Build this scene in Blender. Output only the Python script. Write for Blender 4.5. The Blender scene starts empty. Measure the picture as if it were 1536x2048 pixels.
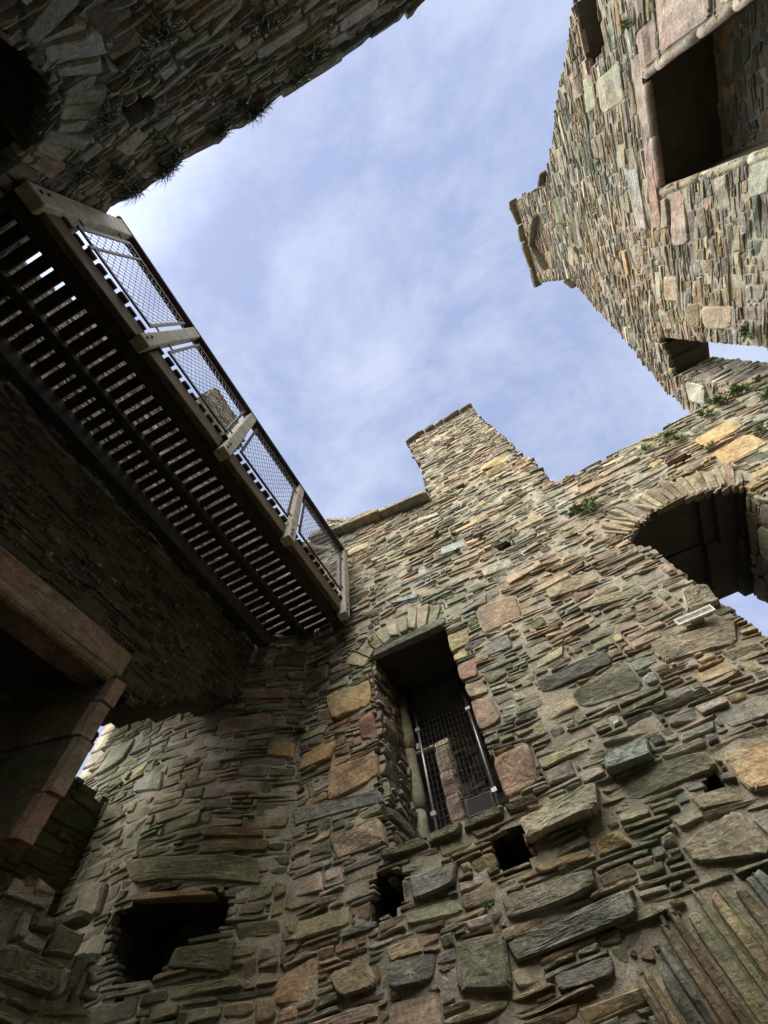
import bpy, math, random
import numpy as np
from mathutils import Matrix
C = bpy.context.scene.collection
S = bpy.context.scene
EYE = 1.6                                   # eye height: all heights below are measured from the eye, the ground is 0 in the file

# ---------------------------------------------------------------- camera
cam = bpy.data.cameras.new('camera'); camo = bpy.data.objects.new('camera', cam); C.objects.link(camo)
cam.sensor_fit = 'VERTICAL'; cam.sensor_height = 36; cam.sensor_width = 27; cam.lens = 36 * 811.8 / 2048
cam.clip_start = 0.02; cam.clip_end = 3000
Rw = np.array([[0.88587879, 0.45290566, -0.10047504], [-0.44721504, 0.77612605, -0.44455265], [-0.12335912, 0.43875371, 0.89009983]])
m = Matrix.Identity(4)
for i in range(3):
    m[i][0] = Rw[0, i]; m[i][1] = -Rw[1, i]; m[i][2] = -Rw[2, i]
m[2][3] = EYE
camo.matrix_world = m
S.camera = camo
S.render.resolution_x = 768; S.render.resolution_y = 1024
S.cycles.use_denoising = True; S.cycles.denoising_prefilter = 'NONE'; S.cycles.use_adaptive_sampling = False

# ---------------------------------------------------------------- sky and sun
SUN_EL, SUN_AZ = math.radians(50), math.radians(207)      # azimuth clockwise from +Y
W = bpy.data.worlds.new('World'); S.world = W; W.use_nodes = True
nt = W.node_tree; nt.nodes.clear()
def N(t, typ, **k):
    n = t.nodes.new(typ)
    for a, b in k.items():
        if a.startswith('i_'): n.inputs[a[2:].replace('_', ' ')].default_value = b
        else: setattr(n, a, b)
    return n
out = N(nt, 'ShaderNodeOutputWorld'); bg = N(nt, 'ShaderNodeBackground'); bg.inputs[1].default_value = 0.15
sky = N(nt, 'ShaderNodeTexSky', sky_type='NISHITA', sun_disc=False, sun_elevation=SUN_EL, sun_rotation=SUN_AZ)
tc = N(nt, 'ShaderNodeTexCoord')
mp = N(nt, 'ShaderNodeMapping'); mp.inputs['Scale'].default_value = (2.0, 2.6, 2.2); mp.inputs['Rotation'].default_value = (0.3, 0.2, 0.5); mp.inputs['Location'].default_value = (3.1, 1.7, 0.4)
n1 = N(nt, 'ShaderNodeTexNoise'); n1.inputs['Scale'].default_value = 1.5; n1.inputs['Detail'].default_value = 9; n1.inputs['Roughness'].default_value = 0.63; n1.inputs['Distortion'].default_value = 0.25
r1 = N(nt, 'ShaderNodeValToRGB'); e = r1.color_ramp.elements
e[0].position = 0.40; e[0].color = (0.43, 0.505, 0.765, 1); e[1].position = 0.66; e[1].color = (0.70, 0.765, 0.96, 1)
mx = N(nt, 'ShaderNodeMixRGB'); mx.inputs[0].default_value = 0.95
# bright veil of cloud round the hidden sun
nrm = N(nt, 'ShaderNodeVectorMath', operation='NORMALIZE')
dot = N(nt, 'ShaderNodeVectorMath', operation='DOT_PRODUCT')
dot.inputs[1].default_value = (math.sin(SUN_AZ) * math.cos(SUN_EL), math.cos(SUN_AZ) * math.cos(SUN_EL), math.sin(SUN_EL))
mr = N(nt, 'ShaderNodeMapRange', interpolation_type='SMOOTHSTEP'); mr.inputs[1].default_value = 0.90; mr.inputs[2].default_value = 1.0; mr.inputs[3].default_value = 1.0; mr.inputs[4].default_value = 2.0
mul = N(nt, 'ShaderNodeVectorMath', operation='SCALE')
L = nt.links.new
L(tc.outputs['Generated'], mp.inputs[0]); L(mp.outputs[0], n1.inputs['Vector']); L(n1.outputs['Fac'], r1.inputs[0])
L(sky.outputs[0], mx.inputs[1]); L(r1.outputs[0], mx.inputs[2])
L(tc.outputs['Generated'], nrm.inputs[0]); L(nrm.outputs[0], dot.inputs[0]); L(dot.outputs['Value'], mr.inputs[0])
L(mx.outputs[0], mul.inputs[0]); L(mr.outputs[0], mul.inputs['Scale']); L(mul.outputs[0], bg.inputs[0]); L(bg.outputs[0], out.inputs[0])
sl = bpy.data.lights.new('sun', 'SUN'); sl.energy = 2.0; sl.angle = math.radians(85); sl.color = (1, 0.94, 0.83)
so = bpy.data.objects.new('sun', sl); C.objects.link(so); so.rotation_euler = (math.pi / 2 - SUN_EL, 0, -SUN_AZ + math.pi); so.location = (0, -5, 30)
S.view_settings.view_transform = 'Standard'; S.view_settings.look = 'None'; S.view_settings.gamma = 1; S.view_settings.exposure = 2.62

# ---------------------------------------------------------------- materials
def mat(name, build):
    mm = bpy.data.materials.new(name); mm.use_nodes = True
    t = mm.node_tree; t.nodes.clear(); o = N(t, 'ShaderNodeOutputMaterial'); b = N(t, 'ShaderNodeBsdfPrincipled'); b.inputs['Specular IOR Level'].default_value = 0.25
    t.links.new(b.outputs[0], o.inputs[0]); build(t, b); return mm
def noise(t, vec, scale, detail=6, rough=0.55, dist=0.0):
    n = N(t, 'ShaderNodeTexNoise'); n.inputs['Scale'].default_value = scale; n.inputs['Detail'].default_value = detail
    n.inputs['Roughness'].default_value = rough; n.inputs['Distortion'].default_value = dist; t.links.new(vec, n.inputs['Vector']); return n.outputs['Fac']
def ramp(t, f, stops):
    r = N(t, 'ShaderNodeValToRGB'); el = r.color_ramp.elements
    while len(el) < len(stops): el.new(0.5)
    for x, (p, c) in zip(el, stops): x.position = p; x.color = (*c, 1) if not isinstance(c, (int, float)) else (c, c, c, 1)
    t.links.new(f, r.inputs[0]); return r.outputs[0]
def mix(t, f, a, b, mode='MIX'):
    n = N(t, 'ShaderNodeMixRGB', blend_type=mode)
    for k, v in ((0, f), (1, a), (2, b)):
        if isinstance(v, bpy.types.NodeSocket): t.links.new(v, n.inputs[k])
        elif k == 0: n.inputs[0].default_value = v
        else: n.inputs[k].default_value = (*v, 1)
    return n.outputs[0]
def scaled(t, vec, s):
    n = N(t, 'ShaderNodeMapping'); n.inputs['Scale'].default_value = s; t.links.new(vec, n.inputs[0]); return n.outputs[0]
def bump(t, b, h, strength, dist, prev=None):
    n = N(t, 'ShaderNodeBump'); n.inputs['Strength'].default_value = strength; n.inputs['Distance'].default_value = dist
    t.links.new(h, n.inputs['Height'])
    if prev: t.links.new(prev, n.inputs['Normal'])
    t.links.new(n.outputs[0], b.inputs['Normal']); return n.outputs[0]
def pos(t): return N(t, 'ShaderNodeNewGeometry').outputs['Position']

def stone_nodes(moss=0.32, bed=1.0, lich=0.6, mcol=(0.12, 0.135, 0.055), mlo=0.47, bedded=True):
    def f(t, b):
        p = pos(t); a = N(t, 'ShaderNodeAttribute', attribute_name='col').outputs['Color']
        fine = noise(t, p, 38, 8, 0.65); mid = noise(t, p, 9, 5); lay = noise(t, scaled(t, p, (7, 7, 75) if bedded else (16, 16, 16)), 1.0, 6, 0.65, 0.4)
        c = mix(t, 1.0, a, ramp(t, fine, [(0.25, 0.55), (0.75, 1.4)]), 'MULTIPLY')
        c = mix(t, 1.0, c, ramp(t, mid, [(0.3, 0.72), (0.7, 1.22)]), 'MULTIPLY')
        c = mix(t, 0.55, c, mix(t, 1.0, c, ramp(t, lay, [(0.3, 0.6), (0.7, 1.3)]), 'MULTIPLY'))
        li = noise(t, p, 14, 7, 0.7, 0.3)                          # lichen: pale crusts
        c = mix(t, ramp(t, li, [(0.56, 0.0), (0.68, lich)]), c, (0.44, 0.44, 0.36))
        mo = noise(t, p, 1.6, 9, 0.72, 0.2)                        # algae and moss in patches
        c = mix(t, ramp(t, mo, [(mlo, 0.0), (mlo + 0.23, moss)]), c, mcol)
        wc = noise(t, p, 0.9, 5, 0.6, 0.3)                         # broad warm rusty and cool grey patches
        c = mix(t, 1.0, c, ramp(t, wc, [(0.36, (0.86, 0.97, 0.98)), (0.5, (1.02, 1.0, 0.95)), (0.64, (1.13, 1.01, 0.86))]), 'MULTIPLY')
        st = noise(t, scaled(t, p, (5, 5, 1.3)), 1.0, 7, 0.7)      # rain streaks and pale bloom
        c = mix(t, 0.5, c, mix(t, 1.0, c, ramp(t, st, [(0.3, 0.62), (0.7, 1.3)]), 'MULTIPLY'))
        t.links.new(c, b.inputs['Base Color']); b.inputs['Roughness'].default_value = 0.85
        x = bump(t, b, lay, 0.45 * bed, 0.012)
        x = bump(t, b, mid, 0.6, 0.025, x); bump(t, b, fine, 0.75, 0.010, x)
    return f
M_STONE = mat('rubble stone', stone_nodes())
M_DAMP = mat('damp mossy stone', stone_nodes(0.75, 1.0, 0.4, (0.115, 0.13, 0.045), 0.42))
M_SAND = mat('sandstone', stone_nodes(0.7, 0.8, 0.2, (0.15, 0.155, 0.085), 0.45, False))
def mortar(t, b):
    p = pos(t); f1 = noise(t, p, 70, 8, 0.7); f2 = noise(t, p, 7, 5)
    c = ramp(t, f2, [(0.3, (0.27, 0.24, 0.18)), (0.7, (0.44, 0.395, 0.31))])
    c = mix(t, 1.0, c, ramp(t, f1, [(0.3, 0.6), (0.7, 1.3)]), 'MULTIPLY')
    c = mix(t, ramp(t, noise(t, p, 2.3, 7, 0.68, 0.2), [(0.5, 0.0), (0.7, 0.5)]), c, (0.10, 0.115, 0.05))
    t.links.new(c, b.inputs['Base Color']); b.inputs['Roughness'].default_value = 0.95
    bump(t, b, f1, 0.8, 0.012, bump(t, b, f2, 0.7, 0.03))
M_MORTAR = mat('lime mortar', mortar)
def heart(t, b):
    p = pos(t); f1 = noise(t, p, 30, 8, 0.7); f2 = noise(t, scaled(t, p, (4, 4, 14)), 1, 5)
    t.links.new(ramp(t, mix(t, 0.5, f1, f2), [(0.3, (0.05, 0.045, 0.035)), (0.7, (0.13, 0.115, 0.085))]), b.inputs['Base Color']); b.inputs['Roughness'].default_value = 0.95; bump(t, b, f2, 0.9, 0.05, bump(t, b, f1, 0.8, 0.02))
M_HEART = mat('dark joint and shade heart', heart)  # dark back wall joints; in reveals and recesses the dark is painted shade
def wood(c0, c1, green=0.0):
    def f(t, b):
        p = pos(t); g = noise(t, scaled(t, p, (22, 5, 22)), 1.5, 6, 0.65, 0.5); h = noise(t, p, 6, 5)
        c = ramp(t, g, [(0.3, c0), (0.7, c1)]); c = mix(t, 1.0, c, ramp(t, h, [(0.3, 0.7), (0.7, 1.2)]), 'MULTIPLY')
        c = mix(t, ramp(t, noise(t, p, 11, 7, 0.7), [(0.5, 0.0), (0.62, green)]), c, (0.20, 0.25, 0.13))
        t.links.new(c, b.inputs['Base Color']); b.inputs['Roughness'].default_value = 0.8; bump(t, b, g, 0.5, 0.006)
    return f
M_POST = mat('weathered oak', wood((0.25, 0.225, 0.17), (0.52, 0.485, 0.40), 0.5))
M_BEAM = mat('brown stained timber', wood((0.05, 0.033, 0.022), (0.17, 0.115, 0.075), 0.25))
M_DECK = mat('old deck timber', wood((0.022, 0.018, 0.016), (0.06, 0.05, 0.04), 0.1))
M_RAIL = mat('dark handrail timber', wood((0.028, 0.02, 0.02), (0.07, 0.05, 0.045)))
def metal(c, r=0.55, mtl=0.6):
    def f(t, b):
        p = pos(t); g = noise(t, p, 30, 6, 0.7)
        t.links.new(mix(t, 1.0, c, ramp(t, g, [(0.3, 0.65), (0.7, 1.25)]), 'MULTIPLY'), b.inputs['Base Color'])
        b.inputs['Roughness'].default_value = r; b.inputs['Metallic'].default_value = mtl
    return f
M_STEEL = mat('painted dark steel', metal((0.045, 0.042, 0.05), 0.6, 0.2))
M_WIRE = mat('galvanised wire', metal((0.20, 0.20, 0.21), 0.5, 0.3))
M_GALV = mat('bright galvanised steel', metal((0.5, 0.5, 0.52), 0.4, 0.8))
M_WHITE = mat('cream sign paint', metal((0.72, 0.70, 0.62), 0.6, 0.0))
M_GREY = mat('grey green sign panel', metal((0.36, 0.38, 0.31), 0.6, 0.0))
M_INK = mat('dark lettering', metal((0.03, 0.03, 0.03), 0.7, 0.0))
def leaf(c0, c1):
    def f(t, b):
        p = pos(t); t.links.new(ramp(t, noise(t, p, 17, 4), [(0.3, c0), (0.7, c1)]), b.inputs['Base Color']); b.inputs['Roughness'].default_value = 0.6
    return f
M_FERN = mat('fern leaf', leaf((0.03, 0.06, 0.015), (0.09, 0.15, 0.04)))
M_GRASS = mat('dry hanging grass', leaf((0.05, 0.06, 0.025), (0.13, 0.14, 0.06)))
def ground_nodes(t, b):
    p = pos(t); c = ramp(t, noise(t, p, 3, 7, 0.6), [(0.35, (0.05, 0.045, 0.035)), (0.65, (0.13, 0.12, 0.095))])
    t.links.new(c, b.inputs['Base Color']); b.inputs['Roughness'].default_value = 0.95; bump(t, b, noise(t, p, 60, 6, 0.7), 0.6, 0.02)
M_GROUND = mat('gravel and earth', ground_nodes)

# ---------------------------------------------------------------- mesh helpers
def hsh(i, j, s):
    n = (i.astype(np.int64) * 374761393 + j.astype(np.int64) * 668265263 + s * 1442695041) & 0x7fffffff
    n = ((n ^ (n >> 13)) * 1274126177) & 0x7fffffff
    return ((n ^ (n >> 16)) & 0xffff) / 32767.5 - 1.0
def vn(x, y, s=0):                          # value noise, -1..1
    x = np.asarray(x, float); y = np.asarray(y, float)
    i = np.floor(x); j = np.floor(y); fx = x - i; fy = y - j
    fx = fx * fx * (3 - 2 * fx); fy = fy * fy * (3 - 2 * fy); i = i.astype(np.int64); j = j.astype(np.int64)
    return (hsh(i, j, s) * (1 - fx) + hsh(i + 1, j, s) * fx) * (1 - fy) + (hsh(i, j + 1, s) * (1 - fx) + hsh(i + 1, j + 1, s) * fx) * fy
class MB:
    def __init__(s): s.v = []; s.c = []; s.f = {3: [], 4: []}; s.m = {3: [], 4: []}; s.n = 0
    def add(s, co, faces, mi=0, col=(0.3, 0.28, 0.24)):
        co = np.asarray(co, float).reshape(-1, 3); s.v.append(co)
        cc = np.asarray(col, float)
        s.c.append(np.broadcast_to(cc, co.shape) if cc.ndim == 1 else cc)
        for F in faces:
            F = np.asarray(F, np.int64)
            if len(F) == 0: continue
            s.f[F.shape[1]].append(F + s.n); s.m[F.shape[1]].append(np.full(len(F), mi))
        s.n += len(co)
    def box(s, a, b, mi=0, col=(0.3, 0.28, 0.24), jit=0.0, rng=None):
        x0, y0, z0 = a; x1, y1, z1 = b
        v = np.array([(x, y, z) for z in (z0, z1) for y in (y0, y1) for x in (x0, x1)], float)
        if jit: v += rng.uniform(-jit, jit, v.shape)
        s.add(v, [np.array([(0, 2, 3, 1), (4, 5, 7, 6), (0, 1, 5, 4), (2, 6, 7, 3), (0, 4, 6, 2), (1, 3, 7, 5)])], mi, col)
    def bevelbox(s, a, b, bv, mi=0, col=(0.3, 0.28, 0.24)):
        lo = np.array(a, float); hi = np.array(b, float); vs = []
        for sx in (0, 1):
            for sy in (0, 1):
                for sz in (0, 1):
                    c = np.where([sx, sy, sz], hi, lo); d = np.where([sx, sy, sz], -bv, bv)
                    for k in range(3):
                        q = c + d; q[k] = c[k]; vs.append(q)
        idx = lambda x, y, z, k: (x * 4 + y * 2 + z) * 3 + k
        Q = []; T = []
        for k in range(3):
            o = [i for i in range(3) if i != k]
            for sd in (0, 1):
                def id_(p, q):
                    t = [0, 0, 0]; t[k] = sd; t[o[0]] = p; t[o[1]] = q; return idx(*t, k)
                Q.append((id_(0, 0), id_(1, 0), id_(1, 1), id_(0, 1)))
        for k in range(3):                   # edges running along axis k
            o = [i for i in range(3) if i != k]
            for p in (0, 1):
                for q in (0, 1):
                    def e_(w, face):
                        t = [0, 0, 0]; t[k] = w; t[o[0]] = p; t[o[1]] = q; return idx(*t, face)
                    Q.append((e_(0, o[0]), e_(1, o[0]), e_(1, o[1]), e_(0, o[1])))
        for x in (0, 1):
            for y in (0, 1):
                for z in (0, 1): T.append((idx(x, y, z, 0), idx(x, y, z, 1), idx(x, y, z, 2)))
        s.add(vs, [np.array(Q), np.array(T)], mi, col)
    def tube(s, pts, r, n=6, mi=0, col=(0.3, 0.28, 0.24), cap=True):
        pts = np.asarray(pts, float); rr = np.broadcast_to(np.asarray(r, float), (len(pts),)); rings = []
        for i, p in enumerate(pts):
            d = pts[min(i + 1, len(pts) - 1)] - pts[max(i - 1, 0)]; d /= np.linalg.norm(d) + 1e-12
            a = np.cross(d, (0, 0, 1) if abs(d[2]) < 0.9 else (1, 0, 0)); a /= np.linalg.norm(a); bb = np.cross(d, a)
            t = np.arange(n) * 2 * math.pi / n
            rings.append(p + rr[i] * (np.cos(t)[:, None] * a + np.sin(t)[:, None] * bb))
        F = [(k * n + i, k * n + (i + 1) % n, (k + 1) * n + (i + 1) % n, (k + 1) * n + i) for k in range(len(pts) - 1) for i in range(n)]
        T = []; v = np.concatenate(rings)
        if cap:
            v = np.concatenate([v, pts[:1], pts[-1:]]); c0 = len(v) - 2; b0 = (len(pts) - 1) * n
            T = [(c0, (i + 1) % n, i) for i in range(n)] + [(c0 + 1, b0 + i, b0 + (i + 1) % n) for i in range(n)]
        s.add(v, [np.array(F), np.array(T)] if T else [np.array(F)], mi, col)
    def build(s, name, mats, parent=None, smooth=False):
        me = bpy.data.meshes.new(name); v = np.concatenate(s.v).copy(); c = np.concatenate(s.c); v[:, 2] += EYE
        q = parent
        while q is not None: v -= np.array(q.location); q = q.parent
        me.vertices.add(len(v)); me.vertices.foreach_set('co', v.ravel())
        li = []; st = []; mi = []; p = 0
        for k in (3, 4):
            if s.f[k]:
                F = np.concatenate(s.f[k]); li.append(F.ravel()); st.append(p + np.arange(len(F)) * k); p += F.size; mi.append(np.concatenate(s.m[k]))
        li = np.concatenate(li); st = np.concatenate(st); mi = np.concatenate(mi)
        me.loops.add(len(li)); me.loops.foreach_set('vertex_index', li.astype(np.int32))
        me.polygons.add(len(st)); me.polygons.foreach_set('loop_start', st.astype(np.int32))
        for q in (mats if isinstance(mats, (list, tuple)) else [mats]): me.materials.append(q)
        me.polygons.foreach_set('material_index', mi.astype(np.int32))
        me.update(calc_edges=True)
        if not smooth: me.shade_flat()
        at = me.attributes.new('col', 'FLOAT_COLOR', 'POINT'); at.data.foreach_set('color', np.concatenate([c, np.ones((len(c), 1))], 1).ravel().astype(np.float32))
        o = bpy.data.objects.new(name, me); C.objects.link(o)
        if parent is not None: o.parent = parent
        return o
def thing(name, label, cat, loc=(0, 0, 0), group=None):
    o = bpy.data.objects.new(name, None); C.objects.link(o); o.location = (loc[0], loc[1], loc[2] + EYE); o.empty_display_size = 0.2
    o['label'] = label; o['category'] = cat
    if group: o['group'] = group
    return o
def tag(o, label, cat, group=None):
    o['label'] = label; o['category'] = cat
    if group: o['group'] = group
    return o

# ---------------------------------------------------------------- masonry
def plane(O, U, V, Nn):
    O, U, V, Nn = (np.array(q, float) for q in (O, U, V, Nn))
    return lambda u, v, h: O + u[..., None] * U + v[..., None] * V + h[..., None] * Nn
def inpoly(P, x, y):
    P = np.asarray(P, float); r = np.zeros(np.shape(x), bool); q = P[-1]
    for p in P:
        c = ((p[1] > y) != (q[1] > y)); 
        with np.errstate(divide='ignore', invalid='ignore'): r ^= c & (x < (q[0] - p[0]) * (y - p[1]) / (q[1] - p[1]) + p[0])
        q = p
    return r
def region(outer, holes=(), ragged=0.03, seed=0):
    def f(u, v, grow=0.0):
        a = u + ragged * (vn(u * 9, v * 9, seed + 5) + .8 * vn(u * 2.3, v * 2.3, seed + 7)); b = v + ragged * (vn(u * 9, v * 9, seed + 6) + .8 * vn(u * 2.3, v * 2.3, seed + 8))
        ok = inpoly(outer, a, b)
        if grow:
            for du, dv in ((grow, 0), (-grow, 0), (0, grow), (0, -grow)): ok = ok & inpoly(outer, a + du, b + dv)
        for h in holes:
            ok = ok & ~inpoly(h, u, v)
            if grow:
                for du, dv in ((grow, 0), (-grow, 0), (0, grow), (0, -grow)): ok = ok & ~inpoly(h, u + du, v + dv)
        return ok
    return f
PAL = {'tan': (.40, .31, .205), 'ochre': (.47, .33, .165), 'pink': (.40, .285, .215), 'brown': (.27, .20, .14), 'grey': (.27, .265, .24), 'dark': (.135, .135, .13),
       'pale': (.50, .46, .37), 'olive': (.27, .26, .17), 'slate': (.23, .235, .225), 'rust': (.36, .20, .11), 'bluegrey': (.34, .36, .37), 'red': (.37, .20, .155), 'dkolive': (.15, .15, .10)}
MIX = {'front': dict(tan=.27, ochre=.07, pink=.08, brown=.13, grey=.18, dark=.03, pale=.10, olive=.16, slate=.05, rust=.01),
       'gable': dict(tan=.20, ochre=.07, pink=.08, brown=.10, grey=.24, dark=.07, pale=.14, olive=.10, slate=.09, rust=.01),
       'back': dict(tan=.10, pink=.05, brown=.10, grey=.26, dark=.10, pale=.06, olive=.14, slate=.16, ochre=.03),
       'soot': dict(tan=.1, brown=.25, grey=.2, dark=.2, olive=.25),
       'green': dict(olive=.45, dkolive=.35, brown=.1, grey=.1),
       'damp': dict(tan=.14, pink=.07, brown=.18, grey=.18, dark=.10, olive=.22, slate=.08, ochre=.03, dkolive=.12)}
def pick(rng, kind, n):
    k = list(MIX[kind]); p = np.array([MIX[kind][q] for q in k]); p /= p.sum()
    c = np.array([PAL[q] for q in k])[rng.choice(len(k), n, p=p)]
    c = c * 0.58 + np.array((.298, .275, .212)) * 0.42
    if kind == 'soot': c = c * 0.20  # stone colours darkened to paint in the shade under walkway and slit
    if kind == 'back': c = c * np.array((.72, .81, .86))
    return c * rng.uniform(0.68, 1.25, (n, 1)) * rng.uniform(0.93, 1.07, (n, 3))
def ruv(u0, u1, v0, v1): return [(u0, v0), (u1, v0), (u1, v1), (u0, v1)]
def stones(mb, surf, Q, H, col, rng, mi=0, Mn=14, gap=0.012, warp=0.0, rough=1.0, skew=1.0, fineness=0):
    Q = np.asarray(Q, float); n = len(Q)
    if n == 0: return
    H = np.broadcast_to(np.asarray(H, float), (n,)); col = np.asarray(col, float)
    wid = 0.5 * (np.linalg.norm(Q[:, 1] - Q[:, 0], axis=1) + np.linalg.norm(Q[:, 2] - Q[:, 3], axis=1))
    hei = 0.5 * (np.linalg.norm(Q[:, 3] - Q[:, 0], axis=1) + np.linalg.norm(Q[:, 2] - Q[:, 1], axis=1))
    g = gap * rng.uniform(0.3, 1.5, n)
    sx = np.clip(1 - g / wid, 0.6, 1); sy = np.clip(1 - g / hei, 0.55, 1)
    th = np.arange(Mn) * 2 * math.pi / Mn + 0.2
    pw = 2.0 / rng.uniform(4.0, 16.0, (n, 1))
    ct, st = np.cos(th)[None], np.sin(th)[None]
    x = np.sign(ct) * np.abs(ct) ** pw; y = np.sign(st) * np.abs(st) ** pw
    x = x * (1 + rng.normal(0, 0.03 * rough, (n, Mn))); y = y * (1 + rng.normal(0, 0.08 * rough, (n, Mn)))
    k = rng.normal(0, 0.20 * skew, (n, 1)); y = y * (1 - np.abs(k) * 0.5 + k * x)
    x = x + rng.normal(0, 0.08 * skew, (n, 1)) * y
    x = np.clip(x * sx[:, None], -1, 1); y = np.clip(y * sy[:, None], -1, 1)
    ex = np.cos(th)[None] * sx[:, None] * 1.1; ey = np.sin(th)[None] * sy[:, None] * 1.1
    bw = (np.clip(0.007 / (wid / 2), 0, 0.3) * rng.uniform(0.5, 1.8, n))[:, None]; bh = (np.clip(0.006 / (hei / 2), 0, 0.3) * rng.uniform(0.5, 1.8, n))[:, None]
    rings = [(1.0, 1.0, None, 0), (1.0, 1.0, 0.55, 0), (1 - bw, 1 - bh, 0.93, 0), (0.66, 0.66, 1.0, 0.45), (0.33, 0.33, 1.0, 0.8)]
    if fineness: rings = rings[:3] + [(q, q, 1.0, 0.75 * (1 - q) + .1) for q in (.86, .74, .62, .5, .38, .26, .13)]
    nr = len(rings)
    tx = rng.normal(0, 0.09, (n, 1)); ty = rng.normal(0.05, 0.20, (n, 1)); V = []; nf = rng.integers(0, 1000)
    def uvof(a, b):
        w = [(1 - a) * (1 - b) / 4, (1 + a) * (1 - b) / 4, (1 + a) * (1 + b) / 4, (1 - a) * (1 + b) / 4]
        u = sum(w[i] * Q[:, i, 0][:, None] for i in range(4)); v = sum(w[i] * Q[:, i, 1][:, None] for i in range(4))
        if warp:
            du = warp * 0.7 * vn(u * 1.7, v * 1.7, 11); dv = warp * (vn(u * 1.1, v * 1.5, 12) + 0.4 * vn(u * 4.5, v * 4.5, 13))
            u = u + du; v = v + dv
        return u, v
    def top(a, b, u, v, hf):
        t = np.clip(tx * a * wid[:, None] / 2 + ty * b * hei[:, None] / 2, -0.018, 0.018)
        return hf * H[:, None] + t * (0.4 + 0.6 * hf) + (0.0020 if fineness else 0.0042) * crag * vn(u * 31, v * 40, nf) + (0.006 if fineness else 0.0085) * crag * vn(u * 7, v * 11, nf + 1) + (0.0016 * crag * vn(u * 80, v * 110, nf + 2) if fineness else 0)
    crag = np.clip(H[:, None] / 0.04, 0.5, 1.6)
    for (rx, ry, hf, el) in rings:
        a = (x * (1 - el) + ex * el) * rx; b = (y * (1 - el) + ey * el) * ry; u, v = uvof(a, b)
        V.append(surf(u, v, np.full_like(u, -0.05) if hf is None else top(a, b, u, v, hf)))
    z0 = np.zeros((n, 1)); u, v = uvof(z0, z0); V.append(surf(u, v, top(z0, z0, u, v, 1.0)))
    P = np.concatenate(V, axis=1); nv = P.shape[1]
    i = np.arange(Mn); j = (i + 1) % Mn
    qf = np.concatenate([np.stack([k * Mn + i, k * Mn + j, (k + 1) * Mn + j, (k + 1) * Mn + i], 1) for k in range(nr - 1)])
    tf = np.stack([(nr - 1) * Mn + i, (nr - 1) * Mn + j, np.full(Mn, nr * Mn)], 1)
    off = (np.arange(n) * nv)[:, None, None]
    mb.add(P.reshape(-1, 3), [(qf[None] + off).reshape(-1, 4), (tf[None] + off).reshape(-1, 3)], mi, np.repeat(col, nv, axis=0))
def pack(mask, ub, vb, du, dv, seed, kind='front', large=0.5, med=2.5, feats=(), sz=1.0, big_low=0.0, lowz=1.3, hmul=1.0):
    rng = np.random.default_rng(seed); nu = int((ub[1] - ub[0]) / du); nv = int((vb[1] - vb[0]) / dv)
    U, Vv = np.meshgrid(ub[0] + (np.arange(nu) + .5) * du, vb[0] + (np.arange(nv) + .5) * dv)
    free = mask(U, Vv).copy(); area = free.sum() * du * dv
    for f in feats: free &= ~inpoly(f[0], U, Vv)
    R = []; cls = []
    low = U * 0 + 0.0
    def tryput(w, h, c, n):
        for _ in range(n):
            ww = max(1, int(round(rng.uniform(*w) * sz / du))); hh = max(1, int(round(rng.uniform(*h) * sz / dv)))
            if nu - ww < 1 or nv - hh < 1: return
            i = rng.integers(0, nu - ww); j = rng.integers(0, nv - hh)
            if free[j:j + hh, i:i + ww].all(): free[j:j + hh, i:i + ww] = False; R.append((i, i + ww, j, j + hh)); cls.append(c)
    full = (ub[1] - ub[0]) * (vb[1] - vb[0]); fac = full / max(area, .1) * area
    if big_low:
        for _ in range(int(big_low * full)):
            ww = max(1, int(rng.uniform(.22, .65) / du)); hh = max(1, int(rng.uniform(.10, .26) / dv)); i = rng.integers(0, max(1, nu - ww)); j = rng.integers(0, max(1, int((lowz - vb[0]) / dv)))
            if j + hh < nv and free[j:j + hh, i:i + ww].all(): free[j:j + hh, i:i + ww] = False; R.append((i, i + ww, j, j + hh)); cls.append(2)
    tryput((.3, .62), (.12, .24), 2, int(large * fac)); tryput((.16, .42), (.07, .13), 1, int(med * fac)); tryput((.12, .3), (.06, .10), 1, int(med * fac * 1.5))
    for j in range(nv):
        i = 0
        row = free[j]
        while i < nu:
            if not row[i]: i += 1; continue
            w = max(1, int(rng.gamma(2.2, 0.10) * sz / du) + 1); k = i
            while k < nu and k - i < w and row[k]: k += 1
            if k < nu and k + 1 <= nu and row[k:k + 1].all() and (k + 1 == nu or not row[k + 1]): k += 1
            h = int(rng.choice([1, 2, 3], p=[.46, .37, .17])); q = 1
            while q < h and j + q < nv and free[j + q, i:k].all(): q += 1
            free[j:j + q, i:k] = False; R.append((i, k, j, j + q)); cls.append(0); i = k
    R = np.array(R); cls = np.array(cls); n = len(R)
    u0 = ub[0] + R[:, 0] * du; u1 = ub[0] + R[:, 1] * du; v0 = vb[0] + R[:, 2] * dv; v1 = vb[0] + R[:, 3] * dv
    Q = np.stack([np.stack([u0, v0], 1), np.stack([u1, v0], 1), np.stack([u1, v1], 1), np.stack([u0, v1], 1)], 1)
    Hh = np.where(cls == 2, rng.uniform(.022, .042, n), np.where(cls == 1, rng.uniform(.016, .034, n), rng.uniform(.008, .036, n))) * hmul
    col = pick(rng, kind, n); thin = cls == 0; col[thin] *= 0.9
    return Q, Hh, col, cls, rng
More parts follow.
